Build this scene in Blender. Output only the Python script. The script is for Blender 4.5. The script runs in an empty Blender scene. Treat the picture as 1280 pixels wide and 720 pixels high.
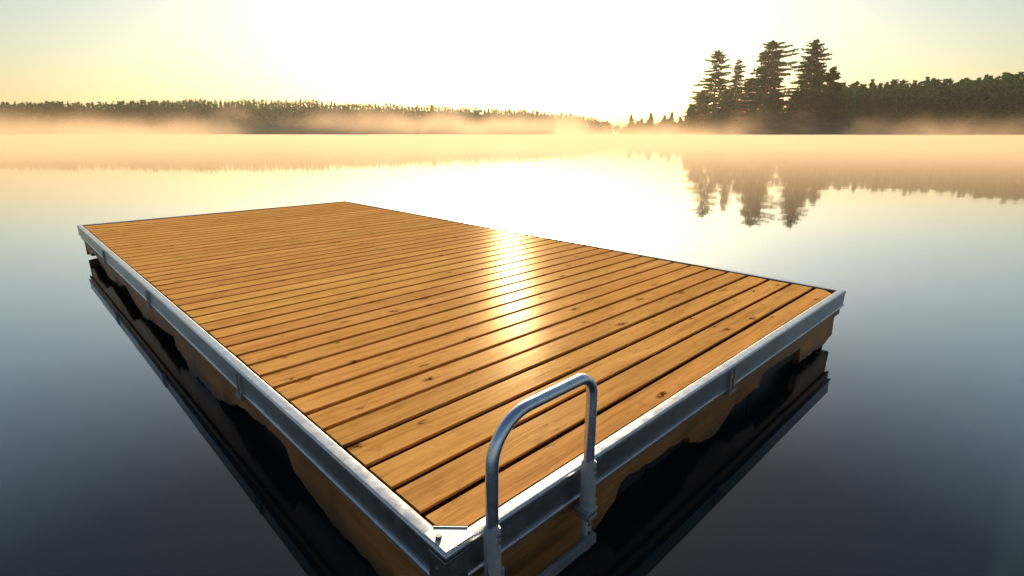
import bpy, bmesh, math, random
from mathutils import Vector, Matrix, noise

C = bpy.context.scene.collection
R = math.radians
sc = bpy.context.scene

# ------------------------------------------------------------ camera
CAM_Z = 1.37
F_PX, PITCH = 663.1757, R(16.15392)
cam = bpy.data.cameras.new('camera')
cam.lens = F_PX / 1280 * 36
cam.sensor_width = 36
cam.clip_start = 0.05
cam.clip_end = 6000
co = bpy.data.objects.new('camera', cam)
C.objects.link(co)
co.location = (0, 0, CAM_Z)
co.rotation_euler = (math.pi / 2 - PITCH, 0, 0)
sc.camera = co

# ------------------------------------------------------------ sky, sun, exposure
SUN_ELEV, SUN_AZ = R(15.5), R(0.0)          # azimuth from +Y towards +X
world = bpy.data.worlds.new('World')
sc.world = world
world.use_nodes = True
wn = world.node_tree
wn.nodes.clear()
sky = wn.nodes.new('ShaderNodeTexSky')
sky.sky_type = 'NISHITA'
sky.sun_disc = False
sky.sun_elevation = SUN_ELEV
sky.sun_rotation = SUN_AZ
sky.altitude = 0
sky.air_density = 1.4
sky.dust_density = 1.6
sky.ozone_density = 2.3
bg = wn.nodes.new('ShaderNodeBackground')
bg.inputs['Strength'].default_value = 0.049
out = wn.nodes.new('ShaderNodeOutputWorld')
wn.links.new(sky.outputs[0], bg.inputs['Color'])
wn.links.new(bg.outputs[0], out.inputs['Surface'])

sun = bpy.data.lights.new('sun', 'SUN')
sun.energy = 5.0
sun.angle = R(0.55)
sun.color = (1.0, 0.76, 0.47)
so = bpy.data.objects.new('sun', sun)
C.objects.link(so)
sd = Vector((math.sin(SUN_AZ) * math.cos(SUN_ELEV), math.cos(SUN_AZ) * math.cos(SUN_ELEV), math.sin(SUN_ELEV)))
so.rotation_euler = sd.to_track_quat('Z', 'Y').to_euler()
so.location = (0, 50, 30)

sc.view_settings.view_transform = 'Standard'
sc.view_settings.look = 'None'
sc.view_settings.gamma = 1
sc.view_settings.exposure = 1.27
sc.cycles.max_bounces = 8
sc.cycles.volume_bounces = 1
sc.cycles.transparent_max_bounces = 8
sc.cycles.volume_step_rate = 1.0
sc.cycles.volume_max_steps = 128
sc.cycles.caustics_reflective = False

# ------------------------------------------------------------ helpers
def tag(o, label=None, cat=None, group=None, kind=None):
    if label: o['label'] = label
    if cat: o['category'] = cat
    if group: o['group'] = group
    if kind: o['kind'] = kind
    return o

def mesh_obj(name, bm, mats, parent=None, smooth=None):
    me = bpy.data.meshes.new(name)
    bmesh.ops.recalc_face_normals(bm, faces=bm.faces) if smooth is not None else None
    bm.to_mesh(me)
    bm.free()
    for m in (mats if isinstance(mats, (list, tuple)) else [mats]):
        me.materials.append(m)
    o = bpy.data.objects.new(name, me)
    C.objects.link(o)
    if parent: o.parent = parent
    if smooth is not None:
        try:
            me.shade_smooth()
            if smooth < 180:
                me.set_sharp_from_angle(angle=R(smooth))
        except Exception:
            pass
    return o

def empty(name, loc, rz=0, parent=None):
    o = bpy.data.objects.new(name, None)
    C.objects.link(o)
    o.location = loc
    o.rotation_euler = (0, 0, rz)
    o.empty_display_size = 0.1
    if parent: o.parent = parent
    return o

def box(bm, x0, x1, y0, y1, z0, z1, bev=0.0, seg=1):
    r = bmesh.ops.create_cube(bm, size=1)
    vs = r['verts']
    for v in vs:
        v.co = Vector(((x0 + x1) / 2 + v.co.x * (x1 - x0), (y0 + y1) / 2 + v.co.y * (y1 - y0), (z0 + z1) / 2 + v.co.z * (z1 - z0)))
    if bev:
        es = list({e for v in vs for e in v.link_edges})
        bmesh.ops.bevel(bm, geom=es, offset=bev, segments=seg, affect='EDGES', profile=0.5)

def tube(bm, pts, rad, n=20, cap=True):
    """tube swept along a list of Vectors"""
    rings = []
    pts = [Vector(p) for p in pts]
    t0 = (pts[1] - pts[0]).normalized()
    up = Vector((0, 1, 0)) if abs(t0.y) < .9 else Vector((1, 0, 0))
    for i, p in enumerate(pts):
        t = ((pts[min(i + 1, len(pts) - 1)] - pts[max(i - 1, 0)])).normalized()
        a = up - t * up.dot(t); a.normalize()
        b = t.cross(a)
        r = rad[i] if isinstance(rad, (list, tuple)) else rad
        rings.append([bm.verts.new(p + (a * math.cos(k * 2 * math.pi / n) + b * math.sin(k * 2 * math.pi / n)) * r) for k in range(n)])
    for i in range(len(rings) - 1):
        for k in range(n):
            bm.faces.new((rings[i][k], rings[i][(k + 1) % n], rings[i + 1][(k + 1) % n], rings[i + 1][k]))
    if cap:
        bm.faces.new(rings[0][::-1]); bm.faces.new(rings[-1])

def prism(bm, poly, axis, lo, hi):
    """extrude a closed polygon of 2-D points along an axis: 'x' poly=(y,z); 'y' poly=(x,z); 'z' poly=(x,y)"""
    def P(p, t):
        return Vector((t, p[0], p[1])) if axis == 'x' else Vector((p[0], t, p[1])) if axis == 'y' else Vector((p[0], p[1], t))
    a = [bm.verts.new(P(p, lo)) for p in poly]
    b = [bm.verts.new(P(p, hi)) for p in poly]
    n = len(poly)
    for i in range(n):
        bm.faces.new((a[i], a[(i + 1) % n], b[(i + 1) % n], b[i]))
    bm.faces.new(a[::-1]); bm.faces.new(b)

def lerp(tab, x):
    if x <= tab[0][0]: return tab[0][1]
    for (a, b), (c, d) in zip(tab, tab[1:]):
        if x <= c: return b + (d - b) * (x - a) / (c - a)
    return tab[-1][1]

def bearing(px, py):
    """direction of the photograph's column/row, used to lay out real distances: (unit east, unit north, slope)"""
    u, r = (360 - py) / F_PX, (px - 640) / F_PX
    c, s = math.cos(PITCH), math.sin(PITCH)
    x, y, z = r, c + u * s, -s + u * c
    h = math.hypot(x, y)
    return x / h, y / h, z / h

# ------------------------------------------------------------ materials
class NT:
    def __init__(s, name):
        s.m = bpy.data.materials.new(name); s.m.use_nodes = True
        s.t = s.m.node_tree; s.t.nodes.clear()
        s.out = s.n('OutputMaterial')
    def n(s, typ, **kw):
        nd = s.t.nodes.new('ShaderNode' + typ)
        for k, v in kw.items():
            if k.startswith('i_'):
                key = k[2:].replace('_', ' ')
                nd.inputs[int(key) if key.isdigit() else key].default_value = v
            else: setattr(nd, k, v)
        return nd
    def l(s, a, b): s.t.links.new(a, b)
    def pr(s, **kw):
        p = s.n('BsdfPrincipled', **kw); s.l(p.outputs[0], s.out.inputs['Surface']); return p
    def ramp(s, src, stops, interp='LINEAR'):
        r = s.n('ValToRGB'); r.color_ramp.interpolation = interp
        el = r.color_ramp.elements
        while len(el) < len(stops): el.new(0.5)
        for e, (p, c) in zip(el, stops):
            e.position = p; e.color = (c, c, c, 1) if isinstance(c, (int, float)) else (*c, 1)
        s.l(src, r.inputs[0]); return r.outputs[0]
    def math(s, op, a, b=None, c=None, clamp=False):
        m = s.n('Math', operation=op, use_clamp=clamp)
        for i, v in enumerate((a, b, c)):
            if v is None: continue
            if isinstance(v, (int, float)): m.inputs[i].default_value = v
            else: s.l(v, m.inputs[i])
        return m.outputs[0]
    def mix(s, fac, a, b, mode='MIX'):
        m = s.n('Mix', data_type='RGBA', blend_type=mode)
        for k, v in ((0, fac), (6, a), (7, b)):
            if isinstance(v, (int, float)): m.inputs[k].default_value = v
            elif isinstance(v, tuple): m.inputs[k].default_value = (*v, 1)
            else: s.l(v, m.inputs[k])
        return m.outputs[2]
    def coords(s, kind='Object'):
        return s.n('TexCoord').outputs[kind]
    def mapping(s, vec, scale=(1, 1, 1), loc=(0, 0, 0), rot=(0, 0, 0)):
        m = s.n('Mapping'); m.inputs['Scale'].default_value = scale; m.inputs['Location'].default_value = loc; m.inputs['Rotation'].default_value = rot
        s.l(vec, m.inputs[0]); return m.outputs[0]
    def noise(s, vec, scale, detail=4, rough=0.55, dist=0.0):
        n = s.n('TexNoise'); n.inputs['Scale'].default_value = scale; n.inputs['Detail'].default_value = detail
        n.inputs['Roughness'].default_value = rough; n.inputs['Distortion'].default_value = dist
        s.l(vec, n.inputs['Vector']); return n.outputs['Fac']

PITCH_B, Y_FIRST = 0.1512, 0.0215          # board spacing, and where board 0 would begin

DECK_GLOSS = 0.0065

def wood_deck():
    k = NT('deck_wood'); co_ = k.coords()
    sp = k.n('SeparateXYZ'); k.l(co_, sp.inputs[0])
    idx = k.math('FLOOR', k.math('DIVIDE', k.math('SUBTRACT', sp.outputs[1], Y_FIRST), PITCH_B))
    wn_ = k.n('TexWhiteNoise', noise_dimensions='1D'); k.l(idx, wn_.inputs['W'])
    rnd = wn_.outputs['Value']
    # each board has its own piece of grain
    cv = k.n('CombineXYZ'); k.l(k.math('MULTIPLY_ADD', rnd, 37.0, sp.outputs[0]), cv.inputs[0])
    k.l(sp.outputs[1], cv.inputs[1]); k.l(k.math('MULTIPLY', rnd, 11.0), cv.inputs[2])
    v = cv.outputs[0]
    warp = k.noise(k.mapping(v, (1.4, 5, 1)), 1.6, 3)
    wv = k.n('CombineXYZ'); k.l(k.math('MULTIPLY', warp, 0.05), wv.inputs[1])
    va = k.n('VectorMath', operation='ADD'); k.l(v, va.inputs[0]); k.l(wv.outputs[0], va.inputs[1])
    grain = k.noise(k.mapping(va.outputs[0], (1.6, 52, 1)), 1.0, 6, 0.6)
    fine = k.noise(k.mapping(va.outputs[0], (7, 260, 1)), 1.0, 4, 0.6)
    broad = k.noise(k.mapping(v, (1.3, 5, 1)), 1.3, 4, 0.6)
    mott = k.noise(k.mapping(v, (9, 26, 1)), 1.0, 5, 0.65, 0.6)
    base = k.ramp(broad, [(0.25, (0.58, 0.29, 0.085)), (0.5, (0.70, 0.365, 0.115)), (0.75, (0.79, 0.435, 0.155))])
    base = k.mix(0.75, base, k.ramp(grain, [(0.28, (0.60, 0.50, 0.42)), (0.5, (0.96, 0.95, 0.93)), (0.72, (1.16, 1.15, 1.12))]), 'MULTIPLY')
    base = k.mix(0.6, base, k.ramp(mott, [(0.26, (0.56, 0.46, 0.38)), (0.46, (1, 1, 1)), (0.75, (1.12, 1.1, 1.06))]), 'MULTIPLY')
    base = k.mix(0.5, base, k.ramp(fine, [(0.3, 0.82), (0.6, 1.04)]), 'MULTIPLY')
    hs = k.n('HueSaturation'); k.l(base, hs.inputs['Color'])
    k.l(k.math('MULTIPLY_ADD', rnd, 0.17, 0.92), hs.inputs['Value'])
    k.l(k.math('MULTIPLY_ADD', wn_.outputs['Color'], 0.014, 0.495), hs.inputs['Hue'])
    base = hs.outputs[0]
    # knots: sparse ragged dark marks, stretched along the board
    vo = k.n('TexVoronoi', feature='F1', voronoi_dimensions='2D'); vo.inputs['Scale'].default_value = 1.0; vo.inputs['Randomness'].default_value = 1.0
    kw = k.noise(k.mapping(v, (22, 40, 1)), 1.0, 4, 0.7)
    kv = k.n('CombineXYZ'); k.l(k.math('MULTIPLY', k.math('SUBTRACT', kw, 0.5), 0.32), kv.inputs[0]); k.l(k.math('MULTIPLY', k.math('SUBTRACT', kw, 0.5), -0.25), kv.inputs[1])
    ka = k.n('VectorMath', operation='ADD'); k.l(k.mapping(v, (3.7, 8.0, 1)), ka.inputs[0]); k.l(kv.outputs[0], ka.inputs[1])
    k.l(ka.outputs[0], vo.inputs['Vector'])
    pick = k.n('SeparateColor'); k.l(vo.outputs['Color'], pick.inputs[0])
    size = k.math('MULTIPLY', k.math('POWER', pick.outputs[0], 2.0), 0.18)
    kn = k.math('DIVIDE', k.math('SUBTRACT', size, vo.outputs['Distance']), 0.09, clamp=True)
    kmask = k.math('MULTIPLY', kn, k.ramp(k.noise(k.mapping(v, (34, 70, 1)), 1.0, 3, 0.6), [(0.40, 0.15), (0.56, 1.0)]))
    base = k.mix(kmask, base, (0.095, 0.030, 0.010))
    # stray checks in the grain
    chk = k.ramp(k.noise(k.mapping(v, (5, 190, 1), (3, 1, 0)), 1.0, 2, 0.5), [(0.70, 0.0), (0.74, 1.0)])
    base = k.mix(k.math('MULTIPLY', chk, 0.55), base, (0.10, 0.035, 0.01))
    p = k.n('BsdfDiffuse'); k.l(base, p.inputs['Color']); p.inputs['Roughness'].default_value = 0.3
    gl = k.n('BsdfGlossy'); gl.inputs['Color'].default_value = (1, .88, .66, 1)
    k.l(k.ramp(mott, [(0.3, 0.28), (0.7, 0.22)]), gl.inputs['Roughness'])
    mx = k.n('MixShader'); mx.inputs[0].default_value = DECK_GLOSS
    k.l(p.outputs[0], mx.inputs[1]); k.l(gl.outputs[0], mx.inputs[2]); k.l(mx.outputs[0], k.out.inputs['Surface'])
    h = k.math('ADD', k.math('MULTIPLY', grain, 0.6), k.math('ADD', k.math('MULTIPLY', fine, 0.3), k.math('MULTIPLY', kmask, -0.15)))
    b = k.n('Bump'); b.inputs['Strength'].default_value = 0.45; b.inputs['Distance'].default_value = 0.0025
    k.l(h, b.inputs['Height']); k.l(b.outputs[0], p.inputs['Normal'])
    k.l(b.outputs[0], gl.inputs['Normal'])
    return k.m

def wood_plain(name, a, b, rough=0.6):
    k = NT(name); v = k.coords()
    g = k.noise(k.mapping(v, (3, 3, 40)), 1.0, 5, 0.6)
    s = k.noise(v, 3.0, 5, 0.65)
    c = k.mix(k.ramp(g, [(0.3, 0), (0.7, 1)]), a, b)
    c = k.mix(0.8, c, k.ramp(s, [(0.3, 0.45), (0.65, 1.15)]), 'MULTIPLY')
    # waterline stain: darker where the timber is soaked
    sp = k.n('SeparateXYZ'); k.l(v, sp.inputs[0])
    wet = k.math('ADD', sp.outputs[2], k.math('MULTIPLY', s, 0.10))
    c = k.mix(k.ramp(wet, [(0.06, 1.0), (0.16, 0.0)]), c, (0.02, 0.013, 0.008))
    p = k.pr(); k.l(c, p.inputs['Base Color']); p.inputs['Roughness'].default_value = rough
    bp = k.n('Bump'); bp.inputs['Strength'].default_value = 0.6; bp.inputs['Distance'].default_value = 0.006
    k.l(k.math('ADD', g, s), bp.inputs['Height']); k.l(bp.outputs[0], p.inputs['Normal'])
    return k.m

def galvanised(name, col=(0.24, 0.27, 0.31), r0=0.28, r1=0.46, metal=0.92, dirt=0.5, bump=0.25):
    k = NT(name); v = k.coords()
    s = k.noise(v, 26, 5, 0.65)
    l = k.noise(v, 4.0, 4, 0.6)
    sc_ = k.noise(k.mapping(v, (12, 12, 160)), 1.0, 3, 0.6)
    vo = k.n('TexVoronoi'); vo.inputs['Scale'].default_value = 90; k.l(v, vo.inputs['Vector'])
    vs = k.n('SeparateColor'); k.l(vo.outputs['Color'], vs.inputs[0])
    c = k.mix(k.ramp(s, [(0.3, 0), (0.7, 1)]), tuple(q * 0.78 for q in col), col)
    c = k.mix(0.25, c, k.ramp(vs.outputs[0], [(0, 0.7), (1, 1.15)]), 'MULTIPLY')
    c = k.mix(k.math('MULTIPLY', k.ramp(l, [(0.52, 0), (0.68, 1)]), dirt), c, (0.17, 0.17, 0.165))
    p = k.pr(); k.l(c, p.inputs['Base Color']); p.inputs['Metallic'].default_value = metal
    k.l(k.ramp(k.math('ADD', k.math('MULTIPLY', s, 0.5), k.math('MULTIPLY', l, 0.5)), [(0.35, r0), (0.65, r1)]), p.inputs['Roughness'])
    b = k.n('Bump'); b.inputs['Strength'].default_value = bump; b.inputs['Distance'].default_value = 0.002
    k.l(k.math('ADD', s, k.math('MULTIPLY', sc_, 0.4)), b.inputs['Height']); k.l(b.outputs[0], p.inputs['Normal'])
    return k.m

def plain(name, col, rough=0.5, metal=0.0, var=0.3, scale=8):
    k = NT(name); s = k.noise(k.coords(), scale, 4, 0.6)
    c = k.mix(k.ramp(s, [(0.3, 0), (0.7, 1)]), tuple(q * (1 - var) for q in col), tuple(q * (1 + var) for q in col))
    p = k.pr(); k.l(c, p.inputs['Base Color']); p.inputs['Roughness'].default_value = rough; p.inputs['Metallic'].default_value = metal
    return k.m

def foliage(name, dark, light, trans=0.35, scale=0.5):
    k = NT(name)
    oi = k.n('ObjectInfo')
    s = k.noise(k.coords(), scale, 3, 0.6)
    g = k.n('NewGeometry')
    f = k.math('ADD', k.math('MULTIPLY', s, 0.6), k.math('MULTIPLY', g.outputs['Random Per Island'], 0.4))
    c = k.mix(k.ramp(f, [(0.25, 0), (0.75, 1)]), dark, light)
    hs = k.n('HueSaturation'); k.l(c, hs.inputs['Color'])
    k.l(k.math('MULTIPLY_ADD', oi.outputs['Random'], 0.5, 0.75), hs.inputs['Value'])
    c = hs.outputs[0]
    d = k.n('BsdfDiffuse'); k.l(c, d.inputs[0])
    t = k.n('BsdfTranslucent'); k.l(c, t.inputs[0])
    m = k.n('MixShader'); m.inputs[0].default_value = trans
    k.l(d.outputs[0], m.inputs[1]); k.l(t.outputs[0], m.inputs[2]); k.l(m.outputs[0], k.out.inputs['Surface'])
    return k.m

def water_mat():
    k = NT('lake_water'); v = k.coords()
    d = k.n('BsdfDiffuse'); d.inputs['Color'].default_value = (0.006, 0.012, 0.015, 1)
    g = k.n('BsdfGlossy'); g.inputs['Color'].default_value = (0.97, 0.985, 1, 1)
    a = k.noise(k.mapping(v, (0.55, 1.0, 1)), 0.9, 3, 0.5)
    b_ = k.noise(k.mapping(v, (0.02, 0.06, 1)), 1.0, 3, 0.5)
    k.l(k.ramp(b_, [(0.35, 0.02), (0.7, 0.05)]), g.inputs['Roughness'])
    b = k.n('Bump'); b.inputs['Strength'].default_value = 0.10; b.inputs['Distance'].default_value = 0.02
    k.l(a, b.inputs['Height']); k.l(b.outputs[0], g.inputs['Normal'])
    f = k.n('Fresnel'); f.inputs['IOR'].default_value = 1.85; k.l(b.outputs[0], f.inputs['Normal'])
    fac = k.ramp(f.outputs[0], [(0.085, 0.045), (0.133, 0.095), (0.186, 0.30), (0.257, 0.54), (0.347, 0.72), (0.49, 0.86), (1.0, 1.0)])
    mx = k.n('MixShader'); k.l(fac, mx.inputs[0]); k.l(d.outputs[0], mx.inputs[1]); k.l(g.outputs[0], mx.inputs[2])
    k.l(mx.outputs[0], k.out.inputs['Surface'])
    return k.m

def ground_mat():
    k = NT('shore_ground'); v = k.coords()
    s = k.noise(v, 0.15, 6, 0.6)
    c = k.mix(k.ramp(s, [(0.3, 0), (0.7, 1)]), (0.035, 0.04, 0.018), (0.075, 0.065, 0.035))
    p = k.pr(); k.l(c, p.inputs['Base Color']); p.inputs['Roughness'].default_value = 0.9
    return k.m

M_DECK = wood_deck()
M_SKIRT = wood_plain('skirt_timber', (0.21, 0.076, 0.018), (0.34, 0.14, 0.036))
M_BEAM = wood_plain('beam_timber', (0.20, 0.085, 0.03), (0.32, 0.15, 0.055))
M_STEEL = galvanised('galvanised_steel')
M_LIT_TOP = galvanised('lit_steel_top', (0.62, 0.66, 0.71), 0.22, 0.36, 0.95, 0.2)  # lighter copy of the rail steel, sky brightness put into its colour
M_TUBE = galvanised('tube_steel', (0.66, 0.73, 0.86), 0.20, 0.30, 0.97, 0.15, 0.06)
M_PLATE = galvanised('plate_steel', (0.33, 0.36, 0.39), 0.40, 0.56, 0.85, 0.4)
M_BOLT = galvanised('bolt_steel', (0.22, 0.24, 0.27), 0.3, 0.5, 0.9, 0.6)
M_SLEEVE = galvanised('sleeve_steel', (0.46, 0.49, 0.54), 0.4, 0.55, 0.35, 0.3)
M_FLOAT = plain('black_float_plastic', (0.012, 0.012, 0.013), 0.45)
M_JOIST = plain('dark_joist_timber', (0.05, 0.028, 0.014), 0.8)
M_HOLE = plain('hole_shadow_dark', (0.02, 0.02, 0.04), 0.6)  # near-black colour standing in for shade inside the holes
M_NEEDLE = foliage('conifer_needles', (0.006, 0.040, 0.006), (0.028, 0.125, 0.014), 0.45)
M_WOODN = foliage('wood_needles', (0.008, 0.048, 0.010), (0.034, 0.145, 0.028), 0.35)
M_LEAF = foliage('shore_leaves', (0.05, 0.07, 0.015), (0.11, 0.12, 0.03), 0.45)
M_BARK = plain('conifer_bark', (0.07, 0.045, 0.03), 0.9)
M_WATER = water_mat()
M_GROUND = ground_mat()

# ------------------------------------------------------------ water and land
bm = bmesh.new()
bmesh.ops.create_grid(bm, x_segments=4, y_segments=4, size=1600)
tag(mesh_obj('lake_water', bm, M_WATER), kind='structure')

def shore_r(deg):
    """distance of the shoreline at a compass bearing measured clockwise from +Y"""
    d = (deg + 180) % 360 - 180
    tab = [(-180, 260), (-120, 330), (-70, 400), (-48, 405), (-20, 412), (0, 418), (6, 400), (9.0, 330), (11.0, 262), (13, 236), (18, 226),
           (26, 224), (30, 240), (34, 268), (40, 272), (50, 275), (75, 260), (120, 240), (180, 260)]
    return lerp(tab, d) + 5 * noise.noise(Vector((d * 0.35, 3.1, 0)))

def land_h(deg, r):
    t = r - shore_r(deg)
    if t < 0: return max(t * 0.12, -4)
    n = noise.noise(Vector((math.sin(R(deg)) * r * 0.03, math.cos(R(deg)) * r * 0.03, 5.0)))
    return min(t * 0.16, 0.9 + t * 0.012) + n * 0.4 * min(1, t / 10)

bm = bmesh.new()
degs = [i * 1.0 for i in range(-180, 180)]
offs = [-30, -6, 0, 2, 5, 10, 20, 45, 90, 200, 500, 1200]
grid = []
for d in degs:
    row = []
    for o_ in offs:
        r = shore_r(d) + o_
        row.append(bm.verts.new((math.sin(R(d)) * r, math.cos(R(d)) * r, land_h(d, r))))
    grid.append(row)
for i in range(len(degs)):
    a, b = grid[i], grid[(i + 1) % len(degs)]
    for j in range(len(offs) - 1):
        bm.faces.new((a[j], a[j + 1], b[j + 1], b[j]))
tag(mesh_obj('shore_terrain', bm, M_GROUND, smooth=180), kind='structure')

# ------------------------------------------------------------ trees
def tuft(bm, p, d, size, rng, n=3, mi=0):
    """a few crossing needle-spray blades"""
    for _ in range(n):
        ax = (d + Vector((rng.uniform(-.6, .6), rng.uniform(-.6, .6), rng.uniform(-.5, .35)))).normalized()
        w = ax.cross(Vector((rng.uniform(-1, 1), rng.uniform(-1, 1), rng.uniform(-1, 1))))
        if w.length < 1e-3: continue
        w = w.normalized() * size * rng.uniform(.28, .5)
        L = ax * size * rng.uniform(.7, 1.2)
        q = p + Vector((rng.uniform(-1, 1), rng.uniform(-1, 1), rng.uniform(-1, 1))) * size * .22
        f = bm.faces.new([bm.verts.new(q - L * .35), bm.verts.new(q + w), bm.verts.new(q + L * .65), bm.verts.new(q - w)])
        f.material_index = mi

def conifer_bm(h, rad, rng, clear=0.06, gap=1.0, droop=0.25, fill=1.0, top=1.0, size=0.6, sparse_top=0.0, irregular=.35, mi=0, pw=.8):
    """crown: whorls of limbs, each carrying needle sprays. rad = half width near the base"""
    bm = bmesh.new(); wood = bmesh.new()
    z = h * clear; droop0 = droop
    ph = rng.uniform(0, 6.28)
    side = [rng.uniform(1 - irregular, 1 + irregular * .6) for _ in range(12)]
    while z < h * .985:
        t = (z / h)
        prof = (1 - t) ** pw * (1.0 if t > .25 else 0.75 + t)
        rr = rad * prof + 0.25 * top
        nb = max(5, int((6 + 3 * (1 - t)) * fill))
        for k in range(nb):
            a = ph + k * 2 * math.pi / nb + rng.uniform(-.35, .35)
            L = rr * rng.uniform(.55, 1.12) * side[int((a % 6.2831) / 6.2831 * 12) % 12]
            if rng.random() < .12 * irregular / .35: L *= .45
            d = Vector((math.cos(a), math.sin(a), 0))
            zz = z + rng.uniform(-.5, .5) * gap
            droop = droop0 * rng.uniform(.2, 1.7) - (.25 * t if rng.random() < .5 else 0)
            ns = max(2, int(L / (size * .55)))
            prev = Vector((0, 0, zz))
            for s in range(1, ns + 1):
                u = s / ns
                p = d * L * u + Vector((0, 0, zz - droop * L * u + droop * .75 * L * u * u + (.12 * L * u if t > .8 else 0)))
                if u > .18:
                    tuft(bm, p, d * .8 + Vector((0, 0, -.15)), size * (1.15 - .45 * u), rng, 3 if fill >= 1 else 2, mi)
                    if u > .35 and u < .95:       # side sprays
                        sd_ = Vector((-d.y, d.x, 0))
                        wd = L * .22 * (1 - abs(u - .55))
                        tuft(bm, p + sd_ * wd, d + sd_, size * .8, rng, 2, mi)
                        tuft(bm, p - sd_ * wd, d - sd_, size * .8, rng, 2, mi)
                prev = p
            tip = d * L * .9 + Vector((0, 0, zz - droop * L * .9 + droop * .75 * L * .81))
            tube(wood, [Vector((0, 0, zz)), tip], [.05 + .012 * L, .02], 4, False)
        z += gap * rng.uniform(.7, 1.25) * (1 - .35 * t) * (1 + sparse_top * t)
    tuft(bm, Vector((0, 0, h - .5)), Vector((0, 0, 1)), size * 1.1, rng, 5, mi)
    return bm, wood

def trunk_bm(h, r, wood=None):
    bm = wood or bmesh.new()
    n = 8
    tube(bm, [Vector((.12 * math.sin(i * 1.3), .12 * math.cos(i * 1.7), -1.0 + (h + .9) * i / n)) for i in range(n + 1)], [r * (1.12 - .98 * (i / n) ** .9) for i in range(n + 1)], 8)
    return bm

def bush_bm(w, h, rng, n, size, mi=0, lobes=6):
    bm = bmesh.new()
    cs = [(rng.uniform(-.55, .55) * w, rng.uniform(-.4, .4) * w, rng.uniform(.3, .75) * h, rng.uniform(.25, .45)) for _ in range(lobes)]
    for _ in range(n):
        cx, cy, cz, cr = rng.choice(cs)
        v = Vector((rng.gauss(0, 1), rng.gauss(0, 1), rng.gauss(0, 1))).normalized() * rng.random() ** .4
        p = Vector((cx + v.x * cr * w * .6, cy + v.y * cr * w * .6, max(.1, cz + v.z * cr * h * .75)))
        tuft(bm, p, v + Vector((0, 0, .3)), size * rng.uniform(.6, 1.3), rng, 2, mi)
    return bm

def where(px, D, py=168):
    x, y, z = bearing(px, py)
    deg = math.degrees(math.atan2(x, y))
    return Vector((x * D, y * D, land_h(deg, D))), CAM_Z + D * z

def conifer(name, px, top_y, D, rad, label, seed, cat='tree', group=None, mat=None, **kw):
    base, _ = where(px, D)
    _, ztop = where(px, D, top_y)
    h = ztop - base.z
    rng = random.Random(seed)
    root = empty(name, base, rng.uniform(0, 6))
    tag(root, label, cat, group)
    bm, wood = conifer_bm(h, rad, rng, **kw)
    mesh_obj('crown', bm, mat or M_NEEDLE, root)
    mesh_obj('trunk', trunk_bm(h, .16 + h * .011, wood), M_BARK, root)
    return root

G3 = 'tall conifers on the point'
conifer('conifer_tree', 888, 62, 242, 10.5, 'tall thin conifer with sparse drooping limbs, leftmost of the three tallest trees on the point', 11, group=G3,
        gap=1.3, droop=.42, fill=1.05, size=1.05, irregular=.5, clear=.08, pw=.5)
conifer('conifer_tree', 914, 74, 252, 6.8, 'narrow slightly shorter conifer between the leftmost and the middle tall tree', 5, group=G3,
        gap=1.1, droop=.35, fill=1.1, size=.85, clear=.1, pw=.6)
conifer('conifer_tree', 952, 52, 240, 14.5, 'tallest broad-headed conifer, middle one of the three tallest trees on the point', 23, group=G3,
        gap=1.2, droop=.24, fill=1.35, size=1.15, top=2.0, irregular=.5, clear=.05, pw=.42)
conifer('conifer_tree', 1003, 51, 238, 13.5, 'tall pointed conifer, rightmost of the three tallest trees on the point', 31, group=G3,
        gap=1.2, droop=.28, fill=1.35, size=1.15, top=1.0, irregular=.5, clear=.05, pw=.55)
conifer('conifer_tree', 1029, 84, 243, 11, 'dense dark conifer leaning against the right side of the rightmost tall tree', 44, group=G3,
        gap=1.0, droop=.15, fill=1.5, size=1.0, top=3, clear=.03, pw=.8)
GU = 'lower trees at the foot of the tall conifers'
for px, ty, D, rad, lab, sd_ in [
        (862, 131, 236, 2.4, 'smallest dark conifer at the far left foot of the tall group', 51),
        (874, 112, 240, 4.0, 'low bushy conifer below the leftmost tall tree', 52),
        (903, 112, 234, 5.0, 'rounded green conifer between the feet of the left and middle tall trees', 53),
        (930, 98, 244, 5.2, 'mid height bushy conifer just left of the middle tall tree', 54),
        (962, 112, 233, 5.5, 'dense dark low conifer in front of the middle tall tree trunk', 55),
        (986, 116, 241, 4.4, 'low green conifer in the gap between the middle and right tall trees', 56),
        (1012, 108, 234, 6.2, 'broad dark conifer in front of the rightmost tall tree', 57),
        (1038, 104, 246, 5.0, 'dark conifer at the right end of the tall group where the wood begins', 58)]:
    conifer('young_conifer', px, ty, D, rad * 1.45, lab, sd_, group=GU, gap=.95, droop=.12, fill=1.4, size=.95, top=4, clear=.02, mat=M_NEEDLE if sd_ % 2 else M_LEAF)

GS = 'small pines on the low bank left of the point'
names = ['first', 'second', 'third', 'fourth', 'fifth', 'sixth', 'seventh']
for i, (px, ty, D) in enumerate([(788, 143, 262), (801, 148, 256), (812, 141, 252), (829, 144, 250), (838, 141, 247), (849, 146, 245), (858, 136, 243)]):
    conifer('small_pine', px, ty, D, 4.2 + .5 * (i % 3), names[i] + ' small pine from the left end of the low bank beside the point', 70 + i, group=GS,
            gap=.8, droop=.15, fill=1.2, size=.85, top=.4, clear=.03, pw=1.05)

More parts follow.
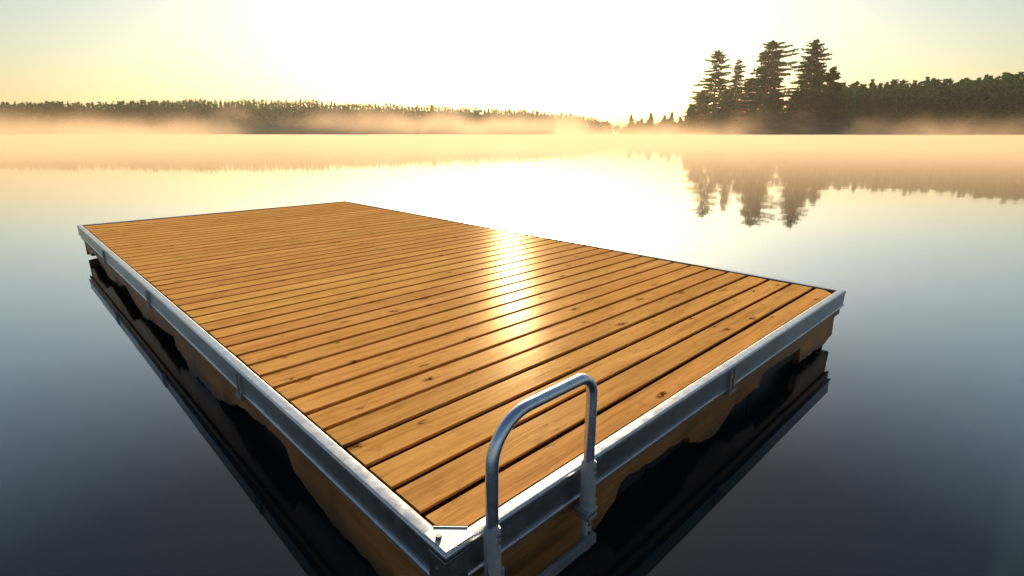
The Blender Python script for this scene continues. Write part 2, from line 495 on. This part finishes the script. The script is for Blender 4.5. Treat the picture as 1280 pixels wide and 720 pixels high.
rng = random.Random(9)
GB = 'round bushes along the low bank of the point'
for i, (px, D, w, h) in enumerate([(778 + 6.5 * q + rng.uniform(-1.5, 1.5), 266 - 2.3 * q, rng.uniform(6, 8), rng.uniform(4.0, 6.4) + q * .12) for q in range(15)]):
    base, _ = where(px, D)
    o = mesh_obj('bush', bush_bm(w, h, rng, 330, .9), M_LEAF)
    o.location = base
    tag(o, 'misty round bush on the low bank left of the tall conifers', 'bush', GB)

# right-hand wood: every tree its own object, five sources
src = []
for i in range(6):
    r_ = random.Random(100 + i)
    bm, wood = conifer_bm(20, [3.9, 4.6, 3.6, 4.9, 4.2, 3.8][i], r_, gap=1.15, droop=.18, fill=1.15, size=.95, top=3.5 if i % 2 else 1.6, clear=.06, mi=0)
    tr = trunk_bm(20, .32, wood)
    tmp = bpy.data.meshes.new('tmp'); tr.to_mesh(tmp); tr.free()
    n0 = len(bm.faces); bm.from_mesh(tmp); bm.faces.ensure_lookup_table()
    for f in bm.faces[n0:]: f.material_index = 1
    bpy.data.meshes.remove(tmp)
    me = bpy.data.meshes.new('wood_conifer'); bm.to_mesh(me); bm.free()
    me.materials.append(M_WOODN); me.materials.append(M_BARK)
    src.append(me)
TOP_R = [(1036, 108), (1060, 105), (1100, 104), (1150, 102), (1200, 101), (1235, 95), (1262, 92), (1290, 90), (1400, 84)]
rng = random.Random(4)
for row, (D0, step, low) in enumerate([(283, 11.0, 9), (291, 9.5, 3), (300, 8.5, 1), (310, 8.5, -1)]):
    px = 1036 + row * 3
    while px < 1385:
        D = D0 + rng.uniform(-3, 3)
        ty = lerp(TOP_R, px) + low + rng.uniform(-3.5, 4.5)
        base, _ = where(px, D); _, zt = where(px, D, ty)
        o = bpy.data.objects.new('wood_conifer', rng.choice(src))
        C.objects.link(o)
        s = (zt - base.z) / 20
        o.location = base; w = s * rng.uniform(.85, 1.2)
        o.scale = (w, w, s); o.rotation_euler = (0, 0, rng.uniform(0, 6.28))
        tag(o, 'dark green conifer in the dense wood along the right-hand shore', 'tree', 'conifers of the wood on the right-hand shore')
        px += step * rng.uniform(.7, 1.3)
for i, (px, D, w, h, lab) in enumerate([(1262, 276, 8, 6.5, 'pale bush on the right-hand shore, left one of two near the photo edge'),
                                   (1284, 276, 9, 7.5, 'pale bush on the right-hand shore at the very edge of the photo'),
                                   (1210, 277, 7, 4.0, 'low dark bush at the foot of the right-hand wood')]):
    base, _ = where(px, D)
    o = mesh_obj('bush', bush_bm(w, h, rng, 400, .9), M_LEAF); o.location = base
    tag(o, lab, 'bush', 'bushes at the foot of the right-hand wood')

# left-hand far wood: one mass
TOP_L = [(-250, 126), (0, 130), (60, 128), (130, 129), (250, 125), (330, 126), (400, 126), (460, 130), (520, 132), (600, 135), (650, 137), (700, 142), (740, 148), (772, 154), (800, 157)]
bm = bmesh.new(); rng = random.Random(8)
for row, (dd, step, low) in enumerate([(4, 6.0, 9), (10, 5.2, 4), (17, 5.0, 1), (26, 5.0, 0), (36, 5.0, 0)]):
    px = -240 + row
    while px < 800:
        x, y, _ = bearing(px, 168)
        deg = math.degrees(math.atan2(x, y))
        D = min(shore_r(deg), 425) + dd + rng.uniform(-3, 3)
        if px > 760: D = 425 + dd
        base = Vector((x * D, y * D, land_h(deg, D)))
        zt = where(px, D, lerp(TOP_L, px) + low * (1 if px < 650 else .4) + rng.uniform(-2.6, 2.6) + 2.2 * noise.noise(Vector((px * .03, 1, 1))))[1]
        h = max(3, zt - base.z)
        rad = rng.uniform(1.7, 2.9)
        pine = rng.random() < .6
        n = int(46 + h * 3.2)
        for j in range(n):
            t = (j + rng.random()) / n
            prof = (1 - t) ** .75 if pine else math.sin(math.pi * min(1, .12 + t * .86)) ** .6
            rr = rad * prof * rng.random() ** .4
            a = rng.uniform(0, 6.28)
            p = base + Vector((math.cos(a) * rr, math.sin(a) * rr, h * (.04 + .93 * t)))
            tuft(bm, p, Vector((math.cos(a), math.sin(a), .2)), 2.5 if t < .8 else 1.5, rng, 1)
        tuft(bm, base + Vector((0, 0, h - .5)), Vector((0, 0, 1)), 1.1, rng, 2)
        px += step * rng.uniform(.7, 1.3)
tag(mesh_obj('far_wood', bm, M_WOODN), 'long dark wood fading into golden mist along the left-hand far shore', 'wood', kind='stuff')

# ------------------------------------------------------------ the floating dock
WID, LEN, DZ = 3.318, 6.896, 0.37
A = R(44.154453)
dock = empty('floating_dock', (-0.16339988, 1.06894888, 0), A)
tag(dock, 'large floating swim dock of orange timber boards in a galvanised steel frame', 'dock')
rng = random.Random(3)

# deck boards
bm = bmesh.new()
y = Y_FIRST
GAP = 0.024
i = 0
while y + PITCH_B < LEN - 0.02:
    y0, y1 = (y if i else 0.052) + (GAP / 2 if i else 0), y + PITCH_B - GAP / 2
    dz = rng.uniform(-.0012, .0012)
    a0, a1 = 0.053 + rng.uniform(-.002, .002), WID - 0.053 + rng.uniform(-.002, .002)
    zt = DZ - .004 + dz
    if i == 0:   # first board is clipped at the corner plates
        c = .060
        poly = [(a0 + c, y0), (a1 - c, y0), (a1, y0 + c), (a1, y1), (a0, y1), (a0, y0 + c)]
        prism(bm, poly, 'z', zt - .021, zt)
    else:
        # section with eased top arrises and undercut sides
        u, e = .012, .0018
        sec = [(y0 + e, zt), (y0 + .0006, zt - .0009), (y0, zt - e), (y0 + u, zt - .020), (y1 - u, zt - .020), (y1, zt - e), (y1 - .0006, zt - .0009), (y1 - e, zt)]
        prism(bm, sec, 'x', a0, a1)
    y += PITCH_B; i += 1
if LEN - .05 - y > .03:
    box(bm, .047, WID - .047, y + GAP / 2, LEN - .047, DZ - .032, DZ - .004, .0025, 2)
mesh_obj('deck', bm, M_DECK, dock)

# steel channel rails: section given outward (o) and up (z), outer face at o=0
def section():
    s = []
    zt = DZ + .004
    s += [(-.042, zt - .052), (-.042, zt - .004), (-.038, zt - .001)]
    for k in range(7):                                   # eased outer shoulder
        a = math.pi / 2 * (1 - k / 6)
        s.append((-.007 + .0095 * math.cos(a), zt - .009 + .009 * math.sin(a)))
    s += [(.0025, zt - .020), (-.0005, zt - .024), (-.0005, zt - .0975), (.0050, zt - .0985), (.0072, zt - .1000), (.0072, zt - .1040), (.0050, zt - .1050), (-.036, zt - .108), (-.036, zt - .100), (-.012, zt - .098), (-.012, zt - .052)]
    return s
SEC = section()
def rail(side):
    bm = bmesh.new()
    def P(o, z, t):
        return {'near': (t, -o, z), 'far': (t, LEN + o, z), 'left': (-o, t, z), 'right': (WID + o, t, z)}[side]
    length = WID if side in ('near', 'far') else LEN
    # mitred ends
    cuts = [0.0] + [length * k / 8 for k in range(1, 8)] + [length]
    rings = []
    for q, t in enumerate(cuts):
        rg = []
        for o, z in SEC:
            tt = t - o if q == 0 else (t + o if q == len(cuts) - 1 else t)
            tt += (.0006 if q == 0 else -.0006 if q == len(cuts) - 1 else 0)
            jit = .0012 * noise.noise(Vector((t * 1.7, z, len(side))))
            rg.append(bm.verts.new(Vector(P(o + (jit if 0 < q < len(cuts) - 1 else 0), z, tt))))
        rings.append(rg)
    n = len(SEC)
    for a, b in zip(rings, rings[1:]):
        for k in range(n):
            bm.faces.new((a[k], a[(k + 1) % n], b[(k + 1) % n], b[k]))
    bm.faces.new(rings[0][::-1]); bm.faces.new(rings[-1])
    bmesh.ops.recalc_face_normals(bm, faces=bm.faces)
    o = mesh_obj('edge_rail', bm, [M_STEEL, M_LIT_TOP], dock, smooth=30)
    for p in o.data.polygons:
        if p.normal.z > .6: p.material_index = 1  # upward faces take the lighter colour that paints in skylight
    return o
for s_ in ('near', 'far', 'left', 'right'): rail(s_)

# corner plates with a bolt and a raised rim
for ci, (cx, cy, sx, sy) in enumerate(((0, 0, 1, 1), (WID, 0, -1, 1), (0, LEN, 1, -1), (WID, LEN, -1, -1))):
    X = lambda v: cx + sx * v
    Y = lambda v: cy + sy * v
    if ci == 0:
        bm = bmesh.new()
        q = [(.006, .006), (.098, .006), (.098, .034), (.034, .098), (.006, .098)]
        poly = [(cx + sx * a, cy + sy * b) for a, b in q]
        prism(bm, poly, 'z', DZ + .0043, DZ + .0070)
        plate = mesh_obj('corner_plate', bm, M_PLATE, dock, smooth=30)
        bm = bmesh.new()                                      # folded rim along the inner edge
        p0, p1 = Vector((cx + sx * .100, cy + sy * .036, DZ + .0065)), Vector((cx + sx * .036, cy + sy * .100, DZ + .0065))
        tube(bm, [p0, p1], .0030, 8)
        mesh_obj('folded_rim', bm, M_PLATE, plate, smooth=40)
        bm = bmesh.new()
        bmesh.ops.create_cone(bm, cap_ends=True, segments=6, radius1=.0085, radius2=.0075, depth=.007, matrix=Matrix.Translation((cx + sx * .024, cy + sy * .060, DZ + .010)))
        mesh_obj('bolt', bm, M_BOLT, plate, smooth=30)
    if ci: continue
    # outer corner angle that wraps the two faces
    bm = bmesh.new()
    t_, o_ = .004, .0045
    X = lambda v: cx + sx * v
    Y = lambda v: cy + sy * v
    L_ = [(X(-o_ - t_), Y(-o_ - t_)), (X(.062), Y(-o_ - t_)), (X(.062), Y(-o_)), (X(-o_), Y(-o_)), (X(-o_), Y(.062)), (X(-o_ - t_), Y(.062))]
    prism(bm, L_, 'z', DZ - .150, DZ - .010)
    ang = mesh_obj('corner_angle', bm, M_STEEL, dock, smooth=30)
    for k, (bx_, by_, rot) in enumerate([(X(.030), Y(-o_ - t_ - .002), 'y'), (X(-o_ - t_ - .002), Y(.030), 'x')]):
        bm = bmesh.new()
        m = Matrix.Translation((bx_, by_, DZ - .045)) @ Matrix.Rotation(math.pi / 2, 4, 'X' if rot == 'y' else 'Y')
        bmesh.ops.create_cone(bm, cap_ends=True, segments=6, radius1=.008, radius2=.008, depth=.006, matrix=m)
        mesh_obj('bolt', bm, M_BOLT, ang, smooth=30)

# splice clamps along the rails: a folded strap with a bolt head
def clamp(side, t):
    def P(o, z, s):
        return Vector({'near': (t + s, -o, z), 'left': (-o, t + s, z), 'right': (WID + o, t + s, z), 'far': (t + s, LEN + o, z)}[side])
    bm = bmesh.new()
    for s0, s1, o1, z0, z1 in ((-.028, -.012, .012, DZ - .118, DZ - .014), (.010, .028, .012, DZ - .112, DZ - .020), (-.012, .010, .007, DZ - .100, DZ - .030), (-.034, .034, .017, DZ - .128, DZ - .104)):
        vs = [bm.verts.new(P(o, z, s)) for o in (-.004, o1) for z in (z0, z1) for s in (s0, s1)]
        for f in ((0, 1, 3, 2), (4, 6, 7, 5), (0, 4, 5, 1), (2, 3, 7, 6), (0, 2, 6, 4), (1, 5, 7, 3)):
            bm.faces.new([vs[k] for k in f])
    bmesh.ops.bevel(bm, geom=bm.edges[:], offset=.002, segments=2, affect='EDGES')
    c = mesh_obj('splice_clamp', bm, M_PLATE, dock, smooth=40)
    bm = bmesh.new()
    m = Matrix.Translation(P(.011, DZ - .062, 0)) @ Matrix.Rotation(math.pi / 2, 4, 'X' if side in ('near', 'far') else 'Y')
    bmesh.ops.create_cone(bm, cap_ends=True, segments=6, radius1=.009, radius2=.009, depth=.008, matrix=m)
    mesh_obj('bolt', bm, M_BOLT, c, smooth=30)
for side, t in (('near', 1.605), ('left', 1.49), ('left', 3.30), ('left', 5.1), ('right', 1.6), ('right', 3.4), ('right', 5.2), ('far', 1.65)):
    clamp(side, t)

# timber skirts with their ragged lower edges
def skirt(side, tab, ext):
    bm = bmesh.new()
    off = .028
    t = ext[0]; top_ = DZ - .106
    pts = []
    while t < ext[1]:
        z = lerp(tab, t) + .016 * noise.noise(Vector((t * 16, 2.2, ext[1]))) + .014 * noise.noise(Vector((t * 5, 7.7, 0)))
        pts.append((t, DZ + z)); t += .014
    rows = []
    for t, zb in pts:
        def P(o, z):
            return Vector({'near': (t, off + o, z), 'left': (off + o, t, z), 'right': (WID - off - o, t, z), 'far': (t, LEN - off - o, z)}[side])
        w = .005 * noise.noise(Vector((t * 3, 9, 1)))
        zm = zb + (top_ - zb) * .5
        rows.append([bm.verts.new(P(*q)) for q in ((0, top_), (-w, zm), (-.002 + w, zb + .008), (.006, zb), (.034, zb), (.038, top_))])
    for a, b in zip(rows, rows[1:]):
        for k in range(6):
            bm.faces.new((a[k], a[(k + 1) % 6], b[(k + 1) % 6], b[k]))
    bm.faces.new(rows[0][::-1]); bm.faces.new(rows[-1])
    mesh_obj('skirt_board', bm, M_SKIRT, dock, smooth=40)
NEAR = [(0, -.34), (.3, -.36), (.632, -.345), (.695, -.311), (.770, -.280), (.793, -.223), (1.0, -.222), (1.30, -.236), (1.325, -.285), (1.44, -.325), (1.572, -.343), (1.76, -.278), (2.04, -.262), (2.085, -.197), (2.35, -.215), (2.64, -.227), (2.66, -.313), (2.9, -.34), (3.19, -.335), (3.30, -.30)]
LEFT = [(0, -.37), (.443, -.355), (.62, -.365), (.808, -.354), (1.047, -.306), (1.107, -.213), (1.33, -.214), (1.59, -.244), (1.9, -.33), (2.112, -.372), (2.60, -.378), (2.66, -.327), (2.852, -.311), (2.87, -.251), (3.401, -.293), (3.836, -.349), (4.196, -.289), (4.4, -.225), (4.793, -.26), (5.0, -.31), (5.403, -.326), (5.7, -.25), (6.165, -.225), (6.5, -.29), (6.87, -.24)]
skirt('near', NEAR, (.030, WID - .03))
skirt('left', LEFT, (.072, LEN - .07))
skirt('right', [(t, z) for t, z in LEFT], (.072, LEN - .07))
skirt('far', NEAR, (.030, WID - .03))
# trim beams proud of the skirts just under the steel
bm = bmesh.new(); box(bm, .012, WID - .012, .010, .0270, DZ - .160, DZ - .112, .004); mesh_obj('trim_beam', bm, M_BEAM, dock, smooth=35)
bm = bmesh.new(); box(bm, .010, .0270, .03, LEN - .012, DZ - .150, DZ - .112, .004); mesh_obj('trim_beam', bm, M_BEAM, dock, smooth=35)
bm = bmesh.new(); box(bm, WID - .027, WID - .010, .03, LEN - .012, DZ - .150, DZ - .112, .004); mesh_obj('trim_beam', bm, M_BEAM, dock, smooth=35)
# unseen rim boards added to block light slits; joists and floats underneath
for q in ((.050, WID - .050, .070, .105), (.050, WID - .050, LEN - .105, LEN - .070)):
    bm = bmesh.new(); box(bm, *q, DZ - .21, DZ - .028, .003); mesh_obj('light_block_board', bm, M_JOIST, dock)
for q in ((.070, .105, .106, LEN - .106), (WID - .105, WID - .070, .106, LEN - .106)):
    bm = bmesh.new(); box(bm, *q, DZ - .21, DZ - .028, .003); mesh_obj('light_block_board', bm, M_JOIST, dock)
for k in range(5):
    x_ = .40 + k * (WID - .80) / 4
    bm = bmesh.new(); box(bm, x_ - .02, x_ + .02, .107, LEN - .107, DZ - .130, DZ - .028, .003); mesh_obj('joist', bm, M_JOIST, dock)
for ix in range(3):
    for iy in range(6):
        x0 = .112 + ix * 1.035; y0 = .112 + iy * 1.118
        bm = bmesh.new(); box(bm, x0, x0 + 1.02, y0, y0 + 1.08, -.16, DZ - .135, .03, 3)
        mesh_obj('float', bm, M_FLOAT, dock, smooth=40)

# boarding ladder with its hooped handrail
OY = -.045
bm = bmesh.new(); box(bm, .094, .134, OY - .004, OY + .004, DZ - .30, DZ + .0, .001)
pts = []
sL, sR, zT, rL, rR = .116, .506, .343, .125, .062
pts.append(Vector((sL - .004, OY, DZ - .10)))
pts.append(Vector((sL - .002, OY, DZ + .06)))
for k in range(13):
    a = math.pi - math.pi / 2 * k / 12
    pts.append(Vector((sL + rL + rL * math.cos(a), OY, DZ + zT - rL + rL * math.sin(a))))
for k in range(13):
    a = math.pi / 2 - math.pi / 2 * k / 12
    pts.append(Vector((sR - rR + rR * math.cos(a), OY, DZ + zT - rR + rR * math.sin(a))))
pts.append(Vector((sR, OY, DZ + .06)))
pts.append(Vector((sR, OY, DZ - .10)))
bm.free(); bm = bmesh.new()
tube(bm, pts, .0165, 24)
lad = mesh_obj('ladder', bmesh.new(), M_TUBE, dock)
bpy.data.objects.remove(lad)
lad = empty('ladder', (0, 0, 0), 0, dock)
mesh_obj('handrail', bm, M_TUBE, lad, smooth=60)
for s_ in (sL - .003, sR):
    # flattened sleeve gripping the tube, its tabbed top, and the stamped slot
    bm = bmesh.new()
    z0, z1 = DZ - .118, DZ + (.058 if s_ < .3 else .062)
    w = .0168
    prof = [(-w, -.004), (-w + .006, -.0225), (w - .006, -.0225), (w, -.004), (w, .012), (w - .004, .0175), (-w + .004, .0175), (-w, .012)]
    prism(bm, [(s_ + a, OY + b) for a, b in prof], 'z', z0, z1)
    bmesh.ops.bevel(bm, geom=[e for e in bm.edges if abs(e.verts[0].co.z - e.verts[1].co.z) < 1e-5], offset=.003, segments=2, affect='EDGES')
    mesh_obj('sleeve', bm, M_SLEEVE, lad, smooth=40)
    bm = bmesh.new()
    for zz in (.036, .016):
        bmesh.ops.create_cone(bm, cap_ends=True, segments=16, radius1=.0062, radius2=.0048, depth=.005,
                              matrix=Matrix.Translation((s_ + .003, OY - .0240, DZ + zz)) @ Matrix.Rotation(math.pi / 2, 4, 'X'))
    mesh_obj('rivet', bm, M_BOLT, lad, smooth=40)
    # bracket that bolts the leg to the rail's lower lip
    bm = bmesh.new()
    box(bm, s_ - .024, s_ + .029, OY - .023, -.0125, DZ - .124, DZ - .108, .003, 2)
    box(bm, s_ - .019, s_ + .024, OY - .025, -.0135, DZ - .144, DZ - .128, .003, 2)
    box(bm, s_ + .022, s_ + .034, OY - .012, -.0130, DZ - .150, DZ - .088, .002, 2)
    br = mesh_obj('bracket', bm, M_PLATE, lad, smooth=40)
    # lower leg: flat bar, its holes painted on as dark discs
    bm = bmesh.new()
    box(bm, s_ - .014, s_ + .014, OY - .012, OY + .006, DZ - .262, DZ - .1445, .002, 2)
    mesh_obj('leg', bm, M_SLEEVE, lad, smooth=40)
    bm = bmesh.new()
    for zz in (.166, .196, .224):
        bmesh.ops.create_cone(bm, cap_ends=True, segments=14, radius1=.0062, radius2=.0062, depth=.002,
                              matrix=Matrix.Translation((s_, OY - .0125, DZ - zz)) @ Matrix.Rotation(math.pi / 2, 4, 'X'))
    mesh_obj('bolt_hole_shade', bm, M_HOLE, lad)
# the step bar across the legs
bm = bmesh.new()
prism(bm, [(OY - .028, DZ - .200), (OY - .0125, DZ - .200), (OY - .0125, DZ - .236), (OY - .020, DZ - .240), (OY - .028, DZ - .236)], 'x', sL - .025, sR + .022)
bmesh.ops.bevel(bm, geom=bm.edges[:], offset=.0025, segments=2, affect='EDGES')
mesh_obj('step', bm, M_PLATE, lad, smooth=40)

# ------------------------------------------------------------ air
def vol_box(name, x0, x1, y0, y1, z0, z1, mat, **kw):
    bm = bmesh.new(); box(bm, x0, x1, y0, y1, z0, z1)
    return tag(mesh_obj(name, bm, mat), **kw)

k = NT('haze_air')
v = k.n('VolumePrincipled'); v.inputs['Color'].default_value = (1, .93, .82, 1); v.inputs['Density'].default_value = .00011
v.inputs['Anisotropy'].default_value = .55
k.l(v.outputs[0], k.out.inputs['Volume'])
vol_box('haze', -1700, 1700, -1700, 1750, -6, 60, k.m, kind='stuff')

def mist_mat(name, dens, top, soft, scale, lo, hi, col=(.80, .60, .42), g=.3, xyscale=(1, 1, 1), floor=.16, patch=None, pmin=.25):
    k = NT(name)
    pos = k.n('NewGeometry').outputs['Position']
    sp = k.n('SeparateXYZ'); k.l(pos, sp.inputs[0])
    nz = k.noise(k.mapping(pos, xyscale), scale, 3, 0.55, 0.4)
    m = k.ramp(nz, [(lo, floor), (hi, 1.0)])
    if patch:
        big = k.noise(k.mapping(pos, (1, 1, 0)), patch, 2, .5)
        tt = k.math('MULTIPLY', k.ramp(big, [(.34, pmin), (.66, 1.0)]), top)
    else:
        tt = k.math('MULTIPLY', 1.0, top)
    # density falls off towards a lumpy top
    f = k.math('SUBTRACT', 1.0, k.math('DIVIDE', sp.outputs[2], tt), clamp=True)
    f = k.math('POWER', f, soft)
    d = k.math('MULTIPLY', k.math('MULTIPLY', m, f), dens)
    v = k.n('VolumePrincipled'); v.inputs['Color'].default_value = (*col, 1); v.inputs['Anisotropy'].default_value = g
    k.l(d, v.inputs['Density']); k.l(v.outputs[0], k.out.inputs['Volume'])
    return k.m
# low even sheet of mist on the water, below eye level
k = NT('water_mist')
v = k.n('VolumePrincipled'); v.inputs['Color'].default_value = (.68, .53, .385, 1); v.inputs['Density'].default_value = .025
v.inputs['Anisotropy'].default_value = .22
k.l(v.outputs[0], k.out.inputs['Volume'])
vol_box('mist_sheet', -400, 400, 14, 410, .01, 1.29, k.m, kind='stuff')
# drifting banks of steam in front of the far shores
MF = mist_mat('mist_far', .10, 24, 2.2, .07, .34, .70, xyscale=(1, .8, .4), patch=.03, floor=.5, pmin=.5)
vol_box('mist_bank', -420, 140, 345, 405, .02, 24, MF, kind='stuff')
ML = mist_mat('mist_left', .042, 19, 2.2, .07, .34, .70, xyscale=(1, .8, .4), patch=.03, floor=.30, pmin=.4)
vol_box('mist_bank', -345, -150, 215, 344.9, .02, 19, ML, kind='stuff')
vol_box('mist_bank', 14, 330, 165, 222, .02, 13, mist_mat('mist_near', .065, 13, 2.2, .08, .36, .70, xyscale=(1, .8, .5), patch=.045), kind='stuff')
